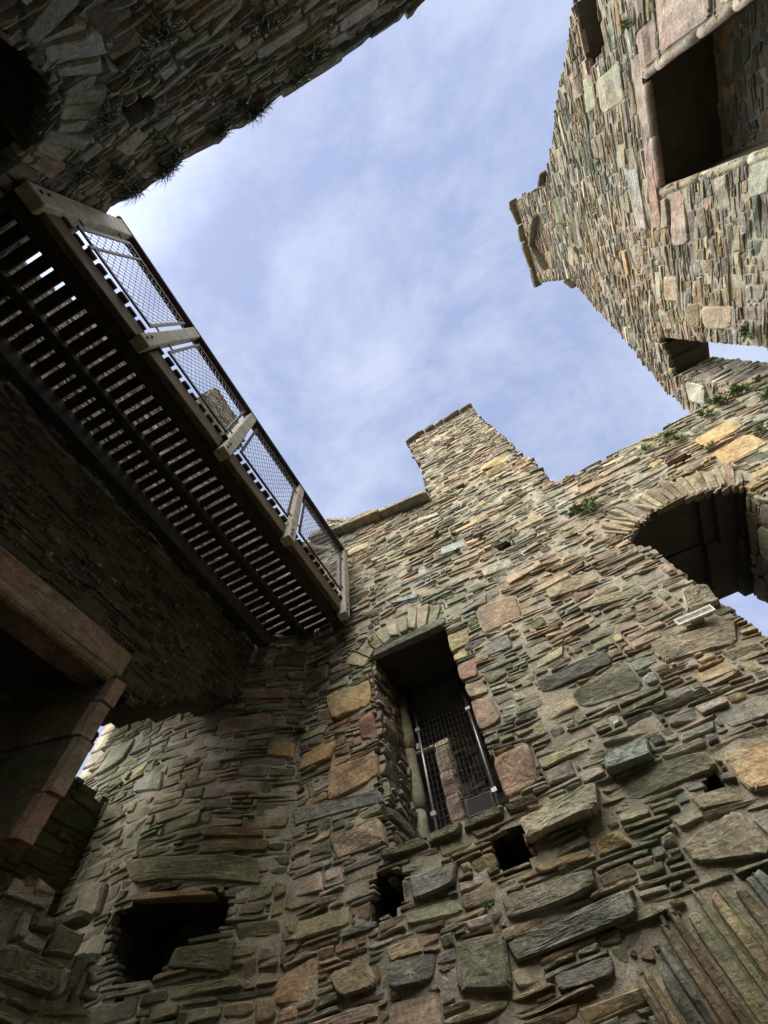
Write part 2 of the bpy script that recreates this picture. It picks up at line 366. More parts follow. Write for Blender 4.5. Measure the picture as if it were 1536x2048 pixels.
def masonry(mb, surf, mask, ub, vb, du, dv, seed, mi=0, warp=0.03, gap=0.012, **k):
    feats = k.get('feats', ())
    Q, Hh, col, cls, rng = pack(mask, ub, vb, du, dv, seed, **k)
    b = cls > 0
    stones(mb, surf, Q[~b], Hh[~b], col[~b], rng, mi, 10, gap, warp)
    c2 = cls == 2; b &= ~c2
    stones(mb, surf, Q[b], Hh[b], col[b], rng, mi, 16, gap * 1.1, warp, 1.0)
    stones(mb, surf, Q[c2], Hh[c2], col[c2], rng, mi, 40, gap * 1.2, warp, .55, .8, 1)
    if feats:
        fq = np.array([f[0] for f in feats], float); fc = np.array([PAL[f[1]] if isinstance(f[1], str) else f[1] for f in feats]) * rng.uniform(.88, 1.12, (len(feats), 1))
        fh = np.array([f[2] if len(f) > 2 else .05 for f in feats]); fh = np.where(fh < .12, .018 + fh * .34, fh * .8); fc = fc * .78 + np.array((.295, .262, .2)) * .22; stones(mb, surf, fq, fh, fc, rng, mi, 40, gap, warp * 0.3, 0.5, 0.45, 1)
def core(mb, surf, mask, ub, vb, cell, thick, mi=1, erode=0.035, back=True, sides=True):
    nu = int(math.ceil((ub[1] - ub[0]) / cell)); nv = int(math.ceil((vb[1] - vb[0]) / cell))
    cu, cv = np.meshgrid(ub[0] + (np.arange(nu) + .5) * cell, vb[0] + (np.arange(nv) + .5) * cell)
    K = mask(cu, cv, erode)
    gu, gv = np.meshgrid(ub[0] + np.arange(nu + 1) * cell, vb[0] + np.arange(nv + 1) * cell)
    h = 0.008 + 0.011 * vn(gu * 5, gv * 5, 31) + 0.005 * vn(gu * 25, gv * 25, 32)
    F0 = surf(gu, gv, h).reshape(-1, 3); F1 = surf(gu, gv, np.full_like(gu, -thick)).reshape(-1, 3)
    id_ = lambda j, i: j * (nu + 1) + i
    J, I = np.nonzero(K); n0 = len(F0)
    fr = np.stack([id_(J, I), id_(J, I + 1), id_(J + 1, I + 1), id_(J + 1, I)], 1); faces = [fr]
    if back: faces.append(fr[:, ::-1] + n0)
    if sides:
        Kp = np.pad(K, 1)
        for (dj, di, a, b) in ((0, -1, (0, 0), (1, 0)), (0, 1, (1, 1), (0, 1)), (-1, 0, (0, 1), (0, 0)), (1, 0, (1, 0), (1, 1))):
            e = K & ~Kp[1 + dj:1 + dj + nv, 1 + di:1 + di + nu]; j, i = np.nonzero(e)
            p = id_(j + a[0], i + a[1]); q = id_(j + b[0], i + b[1]); faces.append(np.stack([p, q, q + n0, p + n0], 1))
    P = np.concatenate([F0, F1]); F = np.concatenate(faces)
    us, inv = np.unique(F, return_inverse=True); inv = inv.reshape(-1, 4); mb.add(P[us], [inv[:len(fr)]], mi); k0 = mb.n; mb.add(P[us], [inv[len(fr):]], 2 if sides and back else mi)
def fan(cx, cz, r0, r1, a0, a1, n, rng, kind='front', H=.05):
    e = np.linspace(a0, a1, n + 1); e[1:-1] += rng.uniform(-.25, .25, n - 1) * (a1 - a0) / n; L_ = []
    for i in range(n):
        p, q = e[i], e[i + 1]; o = r1 * rng.uniform(.93, 1.05); c = pick(rng, kind, 1)[0]
        L_.append(([(cx + r0 * math.cos(p), cz + r0 * math.sin(p)), (cx + r0 * math.cos(q), cz + r0 * math.sin(q)), (cx + o * math.cos(q), cz + o * math.sin(q)), (cx + o * math.cos(p), cz + o * math.sin(p))], c, H * rng.uniform(.6, 1.2)))
    return L_

# ================================================================ the setting
g = MB(); gs = np.linspace(-1, 1, 41); gx = np.sign(gs) * (np.abs(gs) ** 3) * 600
X, Y = np.meshgrid(gx, gx); Z = np.full_like(X, -EYE) + 0.02 * vn(X, Y, 4)
k = np.arange(40); I, J = np.meshgrid(k, k); I = I.ravel(); J = J.ravel()
g.add(np.stack([X, Y, Z], -1).reshape(-1, 3), [np.stack([J * 41 + I, J * 41 + I + 1, (J + 1) * 41 + I + 1, (J + 1) * 41 + I], 1)])
o = g.build('ground', M_GROUND, smooth=True); o['kind'] = 'structure'

# ---------------------------------------------------------------- front wall: doorway, arched opening, stub of chimney gable
rg = np.random.default_rng(5)
FW = thing('rubble_wall', 'tall rubble wall facing the viewer with mesh-gated doorway, arched opening and chimney stub', 'wall', (1.2, 3.1, -EYE))
d = 3.1
fs = plane((0, d, 0), (1, 0, 0), (0, 0, 1), (0, -1, 0))
DOOR = [(-1.38, 1.47), (-.52, 1.47), (-.51, 3.21), (-1.38, 3.21)]
ARCH = [(1.62, 1.2), (2.70, 1.2), (2.70, 3.22), (2.5, 3.32), (2.2, 3.42), (1.95, 3.43), (1.75, 3.36), (1.55, 3.22), (1.6, 2.6)]
def sq(u0, u1, v0, v1): return ruv(u0, u1, v0, v1)
HOLES = [DOOR, ARCH, [(-1.54, 1.16), (-1.36, 1.14), (-1.31, 1.2), (-1.3, 1.34), (-1.5, 1.36)], [(-.66, 1.17), (-.5, 1.15), (-.45, 1.2), (-.46, 1.33), (-.67, 1.34)], sq(.40, .58, 3.93, 4.06), sq(.42, .53, 5.78, 5.9), sq(2.54, 2.8, 3.96, 4.06), sq(1.3, 1.5, 3.93, 4.0), sq(.66, .73, 1.17, 1.23), sq(.95, 1.08, 5.85, 5.95)]
FOUT = [(-2.5, -1.6), (5.1, -1.6), (5.1, 4.76), (4.3, 4.76), (3.4, 4.79), (2.6, 4.77), (1.52, 4.74), (1.55, 5.2), (1.58, 6.6), (1.66, 9.0), (.04, 8.82), (.02, 7.6), (-.03, 5.95), (-.1, 5.82), (-.9, 6.0), (-1.75, 6.2), (-2.5, 6.25)]
fm = region(FOUT, HOLES, 0.035, 1)
px = lambda *p: list(p)
FE = [
 ([(-1.83, 2.65), (-1.40, 2.65), (-1.41, 2.97), (-1.92, 2.96)], 'ochre', .07), ([(-1.54, 2.33), (-1.39, 2.31), (-1.40, 2.56), (-1.55, 2.56)], 'red', .06),
 ([(-1.86, 1.94), (-1.39, 1.95), (-1.40, 2.20), (-1.87, 2.20)], (.47, .30, .165), .07), ([(-2.16, 2.29), (-1.82, 2.28), (-1.80, 2.46), (-2.18, 2.46)], 'ochre', .06),
 ([(-2.19, 1.86), (-1.38, 1.77), (-1.39, 1.88), (-2.2, 2.0)], 'slate', .05), ([(-1.78, 1.53), (-1.39, 1.50), (-1.40, 1.68), (-1.84, 1.66)], (.49, .35, .24), .08),
 ([(-.52, 2.82), (-.3, 2.83), (-.27, 3.04), (-.51, 3.04)], 'ochre', .05), ([(-.52, 2.47), (-.35, 2.46), (-.31, 2.67), (-.51, 2.67)], 'red', .05), ([(-.52, 2.69), (-.36, 2.69), (-.36, 2.81), (-.52, 2.8)], 'ochre', .04),
 ([(-.51, 2.0), (-.3, 2.0), (-.31, 2.25), (-.5, 2.27)], 'pink', .05), ([(-.49, 1.46), (-.22, 1.53), (-.17, 1.77), (-.48, 1.80)], 'pink', .07), ([(-.5, 2.27), (-.3, 2.27), (-.33, 2.44), (-.51, 2.44)], 'tan', .05),
 ([(-.17, 2.87), (.25, 2.86), (.30, 3.19), (-.12, 3.21)], (.45, .33, .24), .05), ([(-.21, 2.6), (.04, 2.59), (.06, 2.75), (-.19, 2.76)], 'slate', .05), ([(.07, 2.09), (.65, 2.08), (.68, 2.2), (.09, 2.2)], 'dark', .08),
 ([(-.72, .77), (-.03, .78), (.03, .90), (-.73, .87)], (.19, .19, .175), .10), ([(-.69, .92), (-.16, .93), (-.13, 1.02), (-.71, 1.06)], (.19, .19, .16), .09), ([(-1.05, .73), (-.75, .69), (-.72, .90), (-1.03, .95)], (.17, .17, .125), .08),
 ([(-.54, .63), (-.25, .62), (-.21, .71), (-.54, .70)], 'dark', .07), ([(-1.45, .82), (-1.18, .80), (-1.12, .93), (-1.45, .93)], 'dark', .08), ([(-1.23, 1.15), (-.94, 1.15), (-.90, 1.29), (-1.27, 1.28)], (.2, .21, .21), .09),
 ([(-.43, 1.21), (.05, 1.23), (.11, 1.37), (-.45, 1.35)], (.42, .35, .245), .13), ([(-.09, 1.05), (.12, 1.04), (.09, 1.13), (-.08, 1.13)], (.5, .34, .15), .06), ([(.18, 1.39), (.49, 1.39), (.54, 1.51), (.22, 1.5)], (.25, .255, .25), .12),
 ([(.95, 1.93), (1.44, 1.87), (1.57, 2.04), (1.0, 2.12)], (.3, .28, .24), .07), ([(-.43, 1.07), (-.12, 1.06), (-.1, 1.11), (-.45, 1.11)], (.42, .29, .16), .05), ([(-1.76, .85), (-1.51, .85), (-1.57, .98), (-1.86, .98)], 'brown', .06),
 ([(-.13, .76), (.12, .77), (.13, .81), (-.2, .81)], 'olive', .05), ([(1.34, 2.22), (1.6, 2.18), (1.62, 2.36), (1.43, 2.4)], (.38, .36, .28), .12), ([(-1.03, 3.86), (-.69, 3.78), (-.68, 3.89), (-1.05, 3.95)], 'bluegrey', .05),
 ([(-1.48, 3.205), (-.46, 3.205), (-.45, 3.3), (-1.46, 3.28)], (.33, .31, .26), .06), ([(1.6, 4.2), (2.15, 4.25), (2.2, 4.36), (1.62, 4.34)], 'pink', .05), ([(2.95, 4.0), (3.45, 4.05), (3.5, 4.3), (3.0, 4.25)], (.5, .36, .18), .06),
 ([(2.85, 3.62), (3.3, 3.62), (3.35, 3.9), (2.9, 3.88)], (.5, .37, .19), .05), ([(.72, 2.62), (1.25, 2.55), (1.27, 2.66), (.74, 2.73)], 'olive', .05), ([(.3, 3.33), (.72, 3.38), (.71, 3.5), (.28, 3.46)], 'pink', .05),
 ([(.55, 2.9), (1.05, 2.92), (1.05, 3.06), (.57, 3.05)], (.4, .35, .24), .05), ([(.1, 3.6), (.45, 3.62), (.46, 3.78), (.1, 3.75)], 'pale', .05), ([(-.25, 4.32), (.1, 4.3), (.12, 4.48), (-.22, 4.5)], 'bluegrey', .05)]
FE += [([(a_, 1.41), (a_ + w_, 1.41), (a_ + w_, 1.465), (a_, 1.465)], 'dkolive', .11 * rg.uniform(.6, 1.2)) for a_, w_ in ((-1.42, .34), (-1.07, .25), (-.81, .3), (-.5, .22))]
ring = fan(2.13, 2.55, .90, 1.24, math.radians(128), math.radians(50), 20, rg)
FE += ring
FE += [(q, c * np.array((1, .97, .9)) * .85 + np.array((.36, .31, .22)) * .15, h) for q, c, h in fan(-.95, 2.68, .66, .98, math.radians(140), math.radians(58), 9, rg)]                       # relieving arch over the doorway
SLQ = []; x_ = -.10; q_ = 0                                                                        # leaning slabs of a half-buried relieving arch, lower right
while x_ < .84:
    w_ = rg.uniform(.035, .085); h_ = .42 + .035 * rg.uniform(-1, 1) + .50 * min(x_ + .1, .4); z_ = .18 + rg.uniform(-.02, .02); l_ = .075 + rg.uniform(-.012, .012)
    SLQ.append([(x_, z_), (x_ + w_, z_ + rg.uniform(-.02, .02)), (x_ + w_ * rg.uniform(.8, 1.0) - l_, z_ + h_), (x_ - l_, z_ + h_ + rg.uniform(-.03, .03))]); x_ += w_ + rg.uniform(-.004, .006)
SLC = np.array([PAL[q] for q in ('brown', 'olive', 'grey', 'tan', 'brown', 'grey', 'olive')])[rg.integers(0, 7, len(SLQ))] * rg.uniform(.65, 1.1, (len(SLQ), 1)) * np.array((1, .95, .88))
SLM = [(-.09, .18), (.9, .18), (.9, .82), (.22, .80), (-.13, .60)]
HOLES2 = HOLES + [SLM]
mb = MB()
stones(mb, fs, SLQ, [.05 * rg.uniform(.6, 1.1) for _ in SLQ], SLC, rg, 0, 40, .008, .015, .6, .18, 1)
masonry(mb, fs, region(FOUT, HOLES2, .035, 1), (-2.5, 5.1), (-.9, 9.1), .04, .029, 21, 0, warp=.026, gap=.013, kind='front', large=.7, med=4.2, feats=FE, big_low=7.0, lowz=1.35)
core(mb, fs, fm, (-2.5, 5.1), (-1.6, 9.1), .06, .68)
DOOR2 = [(-1.55, 1.2), (-.3, 1.2), (-.3, 3.62), (-1.55, 3.62)]
fs2 = plane((0, d + .66, 0), (1, 0, 0), (0, 0, 1), (0, -1, 0))
core(mb, fs2, region([(-2.5, -1.6), (5.1, -1.6), (5.1, 4.7), (1.4, 4.7), (1.4, 6), (-.1, 5.7), (-2.5, 6.0)], [DOOR2, ARCH], .03, 2), (-2.5, 5.1), (-1.6, 6.2), .09, .86)
# reveals
masonry(mb, plane((-1.372, d, 0), (0, 1, 0), (0, 0, 1), (1, 0, 0)), region(sq(.02, .62, 1.3, 3.22)), (.02, .62), (1.3, 3.22), .042, .034, 31, 0, warp=.01, kind='front', large=1, med=6)
masonry(mb, plane((2.69, d, 0), (0, 1, 0), (0, 0, 1), (-1, 0, 0)), region(sq(.02, 1.5, 1.0, 3.24)), (.02, 1.5), (1.0, 3.24), .06, .05, 32, 0, warp=.02, kind='damp', large=3, med=6, hmul=.7)
masonry(mb, plane((1.63, d, 0), (0, 1, 0), (0, 0, 1), (1, 0, 0)), region(sq(.05, 1.5, 1.0, 3.15)), (.05, 1.5), (1.0, 3.15), .06, .05, 33, 0, warp=.02, kind='front', large=3, med=6, hmul=.7)
mb.build('masonry', [M_STONE, M_MORTAR, M_HEART], FW)
mb = MB(); cq = []; x = -2.3                                                                        # heavy projecting cope slabs along the left wall head
while x < -.15:
    w = rg.uniform(.6, 1.1); z0 = 5.84 - .235 * (x + .1); cq.append([(x, z0), (min(x + w, -.05), z0 - .235 * w), (min(x + w, -.05), z0 - .235 * w + .13), (x, z0 + .13)]); x += w
stones(mb, fs, cq, .19, pick(rg, 'gable', len(cq)) * .8, rg, 0, 40, .002, 0, .6, .3, 1); mb.build('coping', [M_STONE], FW)
mb = MB(); cq = []; x = .0
while x < 1.65:
    w = min(rg.uniform(.18, .5), 1.72 - x); cq.append([(x, 8.84 + .11 * x), (x + w, 8.84 + .11 * (x + w)), (x + w, 8.91 + .11 * (x + w) + rg.uniform(-.015, .02)), (x, 8.91 + .11 * x)]); x += w + .004
stones(mb, fs, cq, .11, pick(rg, 'gable', len(cq)) * .7, rg, 0, 16, .01, 0, 1, .3); mb.build('chimney_cope', [M_STONE], FW)
mb = MB()                                                                                           # rounded jamb stones behind the gate rebate
z = 1.36
for hgt in (.62, .55, .68): 
    t = np.linspace(0, hgt - .012, 6); mb.tube(np.stack([np.full(6, -1.345) + .006 * np.sin(t * 9), np.full(6, d + .655), z + t], 1), .072 + .006 * np.sin(t * 7 + z), 12, 0, (.36, .31, .22)); z += hgt
mb.build('door_jamb', [M_SAND], FW, True)

# sign on the wall
SG = thing('sign_plaque', 'small cream framed name plaque on the rubble wall beside the arched opening', 'sign', (1.35, d - .16, 2.145))
y0 = d - .085
mb = MB()
for a, b in (((1.21, 2.117), (1.49, 2.126)), ((1.21, 2.164), (1.49, 2.173)), ((1.21, 2.126), (1.219, 2.164)), ((1.481, 2.126), (1.49, 2.164))): mb.box((a[0], y0 - .012, a[1]), (b[0], y0 + .012, b[1]))
mb.build('frame', [M_WHITE], SG)
mb = MB(); mb.box((1.2185, y0 - .0105, 2.1255), (1.4815, y0 + .010, 2.1645)); mb.box((1.3, y0 + .0105, 2.12), (1.4, y0 + .08, 2.16)); mb.build('panel', [M_GREY], SG)
cu = bpy.data.curves.new('lettering', 'FONT'); cu.body = 'DRAWING ROOM ABOVE'; cu.size = .0225; cu.align_x = 'CENTER'; cu.align_y = 'CENTER'; cu.extrude = .0006
to = bpy.data.objects.new('tmp', cu); C.objects.link(to); bpy.context.view_layer.update()
me = bpy.data.meshes.new_from_object(to.evaluated_get(bpy.context.evaluated_depsgraph_get())); bpy.data.objects.remove(to)
lo = bpy.data.objects.new('lettering', me); C.objects.link(lo); me.materials.clear(); me.materials.append(M_INK); lo.parent = SG
lo.rotation_euler = (math.pi / 2, 0, 0); lo.location = (0, y0 - .0113 - SG.location.y, 2.147 + EYE - SG.location.z)

# mesh gate in the doorway
GT = thing('mesh_gate', 'wire mesh gate with two galvanised posts closing the doorway', 'gate', (-.95, d + .73, 1.25))
gy = d + .73
for x in (-1.24, -.66):
    mb = MB(); mb.tube([(x, gy, 1.25), (x, gy, 3.5)], .016, 8); p = mb.build('post', [M_GALV], GT, True)
    for z in (1.95, 2.75):
        mb = MB(); mb.bevelbox((x - .03, gy - .025, z - .022), (x + .03, gy + .01, z + .022), .006); mb.build('clamp', [M_GALV], p)
mb = MB()
for x in np.arange(-1.24, -.60, .043): mb.tube([(x, gy, 1.3), (x, gy, 3.45)], .0020, 4, cap=False)
for z in np.arange(1.3, 3.45, .06): mb.tube([(-1.25, gy - .003, z), (-.64, gy - .003, z)], .0020, 4, cap=False)
mb.build('wire_mesh', [M_WIRE], GT)
mb = MB(); mb.box((-.93, gy - .012, 1.83), (-.70, gy - .006, 1.95)); pl = mb.build('notice_plate', [M_STEEL], GT)
mb = MB()
for a, b in (((-.935, 1.825), (-.695, 1.83)), ((-.935, 1.95), (-.695, 1.955)), ((-.935, 1.83), (-.93, 1.95)), ((-.70, 1.83), (-.695, 1.95))): mb.box((a[0], gy - .016, a[1]), (b[0], gy - .004, b[1]))
mb.build('plate_edge', [M_WIRE], pl)

# room behind the doorway
IW = thing('inner_wall', 'dim rubble wall with red sandstone door frame glimpsed through the mesh gate', 'wall', (-2.2, 7.0, -EYE))
iw = plane((0, 7, 0), (1, 0, 0), (0, 0, 1), (0, -1, 0)); mb = MB()
IH = sq(-2.75, -2.03, 0, 4.62)
im = region(sq(-5, -1.25, -1.6, 8), [IH], .03, 9)
masonry(mb, iw, im, (-5, -1.25), (1.5, 8), .06, .05, 41, 0, kind='front', large=1, med=4, feats=[(sq(-2.8, -1.9, 4.65, 4.95), (.24, .17, .15), .07)] + [(sq(-2.02, -1.76, a, a + .36), (.24, .165, .15), .06) for a in (2.6, 2.98, 3.36, 3.74, 4.12)])
core(mb, iw, im, (-5, -1.25), (-1.6, 8), .1, .6); mb.box((-3.1, 8.2, -1.6), (-1.3, 8.4, 6), 2); mb.box((-3.1, 7.62, 4.9), (-1.3, 8.19, 5.2), 2); mb.build('masonry', [M_STONE, M_MORTAR, M_HEART], IW)
VT = thing('vaulted_passage', 'dark stone vault and side wall behind the mesh gate', 'wall', (.2, 5.2, -EYE)); mb = MB()
vs_ = plane((-1.36, 4.63, 0), (0, 1, 0), (0, 0, 1), (-1, 0, 0)); vm = region(sq(.9, 2.3, -1.6, 5.5), (), .05, 3)
masonry(mb, vs_, vm, (.9, 2.3), (1.5, 5.5), .06, .05, 42, 0, kind='damp', large=2, med=5); core(mb, vs_, vm, (.9, 2.3), (-1.6, 5.5), .1, .5)
vs2 = plane((0, 5.5, 0), (1, 0, 0), (0, 0, 1), (0, -1, 0)); vm2 = region(sq(-1.36, 1.4, -1.6, 5.0), (), .03, 3)
masonry(mb, vs2, vm2, (-1.36, 1.4), (1.5, 5.0), .06, .05, 43, 0, kind='damp', large=2, med=5); core(mb, vs2, vm2, (-1.36, 1.4), (-1.6, 5.0), .1, .4)
mb.box((-1.30, 4.66, 3.70), (1.4, 5.48, 4.3), 1); mb.box((-2.3, 4.66, 4.05), (-1.31, 5.1, 4.5), 1)
mb.build('masonry', [M_DAMP, M_MORTAR, M_HEART], VT)

# ---------------------------------------------------------------- right gable wall
RX = 5.2
GW = thing('gable_wall', 'tall slaty gable wall on the right with chimney head and sandstone framed window recess', 'wall', (RX, .9, -EYE))
gs_ = plane((RX, 0, 0), (0, 1, 0), (0, 0, 1), (-1, 0, 0))
WIN = sq(-.58, .82, 4.6, 7.32); SMALL = [(3.2, 5.65), (3.95, 5.65), (3.96, 7.6), (3.21, 7.8)]; NICHE = [(-2.25, 8.0), (-1.24, 8.0), (-1.13, 8.45), (-2.25, 8.49)]
GOUT = [(-4.5, -1.6), (7, -1.6), (7, 4.8), (4.75, 7.35), (1.93, 10.57), (1.92, 12.27), (-.09, 12.35), (-.09, 10.66), (-2.0, 8.53), (-4.5, 5.7)]
gm = region(GOUT, [WIN, SMALL, NICHE], .05, 4)
GF = [([(.42, 7.74), (1.34, 7.66), (1.22, 7.93), (.36, 8.04)], (.33, .34, .335), .04), (sq(-.85, 1.32, 7.33, 7.53), (.36, .25, .215), .035), (sq(-1.05, -.66, 7.0, 7.32), (.42, .31, .26), .045), (sq(-1.5, -.66, 6.15, 6.95), (.43, .33, .285), .04),
      (sq(-1.0, -.66, 5.4, 6.1), (.4, .34, .27), .04), (sq(.91, 1.64, 6.84, 7.17), (.42, .32, .275), .045), (sq(.91, 1.3, 6.1, 6.3), (.36, .34, .27), .04), (sq(.91, 1.25, 5.5, 5.85), (.36, .34, .26), .04), (sq(.95, 1.35, 7.18, 7.5), (.3, .27, .22), .04),
      (sq(-.95, -.5, 7.75, 8.3), (.45, .4, .29), .06), (sq(3.3, 3.7, 7.85, 8.0), 'grey', .05), (sq(2.6, 2.95, 6.2, 6.75), (.42, .33, .23), .05), (sq(.2, .5, 9.2, 9.33), 'pale', .05), (sq(4.0, 4.4, 6.85, 7.35), (.5, .47, .38), .07), (sq(4.0, 4.5, 6.2, 6.6), 'tan', .07),
      (sq(1.55, 2.0, 8.35, 8.5), 'ochre', .05), (sq(-.3, .2, 8.6, 8.72), 'pale', .06), (sq(.3, .62, 10.0, 10.12), 'grey', .05), (sq(2.1, 2.5, 7.2, 7.5), 'tan', .05), (sq(1.2, 1.6, 9.2, 9.32), 'tan', .05)]
mb = MB()
masonry(mb, gs_, gm, (-4.5, 6.2), (3.2, 12.4), .05, .031, 51, 0, warp=.025, kind='gable', large=.45, med=2.6, feats=GF, sz=1.12, gap=.013)
core(mb, gs_, gm, (-4.5, 7), (-1.6, 12.4), .08, .75)
masonry(mb, plane((RX, 3.95, 0), (1, 0, 0), (0, 0, 1), (0, -1, 0)), region(sq(.02, .74, 5.3, 7.62)), (.02, .74), (5.3, 7.62), .06, .06, 52, 0, warp=.01, kind='gable', large=5, med=6, sz=1.5)
mb.box((RX + .74, -.9, 7.345), (RX + 1.2, 1.1, 7.6), 2); mb.box((RX + .74, -.9, 4.2), (RX + 1.2, -.61, 7.34), 2); mb.box((RX + .74, .85, 4.2), (RX + 1.2, 1.1, 7.34), 2)
wb = plane((RX + 1.0, 0, 0), (0, 1, 0), (0, 0, 1), (-1, 0, 0)); wm = region(sq(-.75, 1.0, 4.3, 7.6), (), .01)
masonry(mb, wb, wm, (-.75, 1.0), (4.3, 7.6), .055, .05, 53, 0, kind='damp', large=.5, med=3); core(mb, wb, wm, (-.75, 1.0), (4.3, 7.6), .1, .1, erode=0)
nb = plane((RX + .4, 0, 0), (0, 1, 0), (0, 0, 1), (-1, 0, 0)); nm = region(sq(-2.4, -1.0, 7.8, 8.7), (), .01)
masonry(mb, nb, nm, (-2.4, -1.0), (7.8, 8.7), .055, .05, 54, 0, kind='back', large=.5, med=3); core(mb, nb, nm, (-2.4, -1.0), (7.8, 8.7), .1, .3, erode=0)
mb.build('masonry', [M_STONE, M_MORTAR, M_HEART], GW)
mb = MB()
for a, b in ((-.50, .12), (.125, .77)): 
    t = np.linspace(a, b, 7); mb.tube(np.stack([np.full(7, RX + .005), t, np.full(7, 7.30)], 1), .06, 12, 0, (.36, .25, .215))
mb.build('window_lintel', [M_SAND], GW, True)
for yy, cc in ((-.60, (.33, .27, .22)), (.85, (.33, .29, .225))):
    mb = MB(); z = 4.4
    while z < 7.3:
        hgt = min(rg.uniform(.45, .95), 7.31 - z); 
        if 7.31 - (z + hgt) < .15: hgt = 7.31 - z
        t = np.linspace(0, hgt - .003, 5); mb.tube(np.stack([np.full(5, RX + .03), np.full(5, yy), z + t], 1), .062 + .004 * np.sin(t * 11 + z * 5), 14, 0, np.array(cc) * rg.uniform(.85, 1.12)); z += hgt
    mb.build('window_jamb', [M_SAND], GW, True)
mb = MB(); cq = []; y = -.16
while y < 1.9:
    w = min(rg.uniform(.3, .7), 2.0 - y); cq.append([(y, 12.30 - .04 * y), (y + w, 12.30 - .04 * (y + w)), (y + w, 12.39 - .04 * (y + w)), (y, 12.39 - .04 * y)]); y += w + .004
stones(mb, gs_, cq, .14, pick(rg, 'gable', len(cq)) * .6, rg, 0, 16, .008, 0, .8, .3)
for sgn, q in ((0, [(.42, 11.28), (.98, 11.86), (.94, 11.93), (.36, 11.34)]), (1, [(.98, 11.86), (1.58, 11.38), (1.62, 11.45), (.96, 11.94)])): stones(mb, gs_, [q], .17, pick(rg, 'gable', 1) * .5, rg, 0, 16, .004, 0, .5, .2)
for q in ([(1.9, 10.62), (2.1, 10.40), (2.14, 10.48), (1.92, 10.72)], [(-.28, 10.55), (-.08, 10.7), (-.08, 10.8), (-.32, 10.62)]): stones(mb, gs_, [q], .12, pick(rg, 'gable', 1) * .5, rg, 0, 16, .004, 0, .5, .2)
mb.build('chimney_cope', [M_STONE], GW)

# ---------------------------------------------------------------- back wall (overhead, behind the viewer)
BW = thing('back_wall', 'dark shaded rubble wall overhead at top left with plants along its head and an arched hole', 'wall', (0, -1.75, -EYE))
bs = plane((0, -1.75, 0), (1, 0, 0), (0, 0, 1), (0, 1, 0))
BH = [(-2.3, -1.6), (-.86, -1.6), (-.86, 3.05), (-.88, 3.25), (-1.0, 3.46), (-1.2, 3.6), (-1.42, 3.66), (-1.7, 3.6), (-2.0, 3.4), (-2.3, 3.0)]
bm = region([(-3.6, -1.6), (5.1, -1.6), (5.1, 4.98), (2, 4.94), (.3, 4.9), (-1.6, 4.86), (-3.6, 4.8)], [BH, sq(-.72, -.5, 3.88, 4.06)], .035, 6)
mb = MB()
BF = fan(-1.45, 3.0, .70, .98, math.radians(-8), math.radians(125), 15, rg, 'back') + [([(-.62, 2.55), (-.3, 2.6), (-.3, 2.8), (-.66, 2.82)], (.42, .38, .32), .06), (sq(.3, .75, 4.2, 4.32), 'grey', .05), (sq(-.95, -.7, 4.15, 4.35), 'olive', .06), (sq(.35, .7, 3.2, 3.4), 'pink', .06), (sq(-.55, 0, 2.1, 2.45), 'brown', .06), (sq(1.0, 1.35, 4.5, 4.66), 'grey', .05)]
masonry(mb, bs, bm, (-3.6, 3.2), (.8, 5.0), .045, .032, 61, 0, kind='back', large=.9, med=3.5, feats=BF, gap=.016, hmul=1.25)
core(mb, bs, bm, (-3.6, 5.1), (-1.6, 5.0), .07, .9, 2); bk = plane((0, -3.4, 0), (1, 0, 0), (0, 0, 1), (0, 1, 0)); core(mb, bk, region(sq(-2.9, -.3, -1.6, 4.3), (), .01), (-2.9, -.3), (-1.6, 4.3), .1, .2, 2, 0)
mb.box((-2.9, -3.4, 3.9), (-.3, -2.66, 4.3), 2); mb.box((-.75, -3.4, -1.6), (-.4, -2.66, 3.89), 2)  # with the panel behind, added to keep outside light out of the hole
mb.build('masonry', [M_STONE, M_MORTAR, M_HEART], BW)
mb = MB(); cq = []; x = -1.9
while x < 2.4:
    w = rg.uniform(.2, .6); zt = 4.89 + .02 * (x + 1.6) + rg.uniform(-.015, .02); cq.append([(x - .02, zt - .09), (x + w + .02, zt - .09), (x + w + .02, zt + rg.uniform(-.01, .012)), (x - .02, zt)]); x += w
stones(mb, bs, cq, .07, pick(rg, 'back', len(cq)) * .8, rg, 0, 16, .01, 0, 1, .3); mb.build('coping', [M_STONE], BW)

# ---------------------------------------------------------------- left wall with fireplace surround
LX = -2.8
LW = thing('left_wall', 'shadowed rubble wall under and beyond the timber walkway with a sandstone fireplace opening', 'wall', (LX, 0, -EYE))
ls = plane((LX, 0, 0), (0, 1, 0), (0, 0, 1), (1, 0, 0))
LOUT = [(-4, -1.6), (1.36, -1.6), (1.38, 1.3), (1.5, 1.36), (1.52, 2.30), (1.8, 2.46), (2.3, 2.86), (2.9, 3.15), (2.9, 6.3), (1.4, 6.3), (1.36, 7.0), (1.14, 7.05), (1.12, 8.3), (.1, 8.42), (.08, 6.95), (-.22, 6.95), (-.32, 6.5), (-1.35, 6.25), (-1.58, 5.82), (-2.0, 5.5), (-4, 5.3)]
FP = sq(-1.9, 1.45, .55, 2.42)
lm = region(LOUT, [FP], .05, 7); mb = MB()
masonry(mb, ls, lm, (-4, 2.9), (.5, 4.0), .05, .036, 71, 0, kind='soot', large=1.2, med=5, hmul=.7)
masonry(mb, ls, lm, (-4, 2.9), (4.0, 8.5), .05, .034, 73, 0, kind='gable', large=.6, med=3.0)
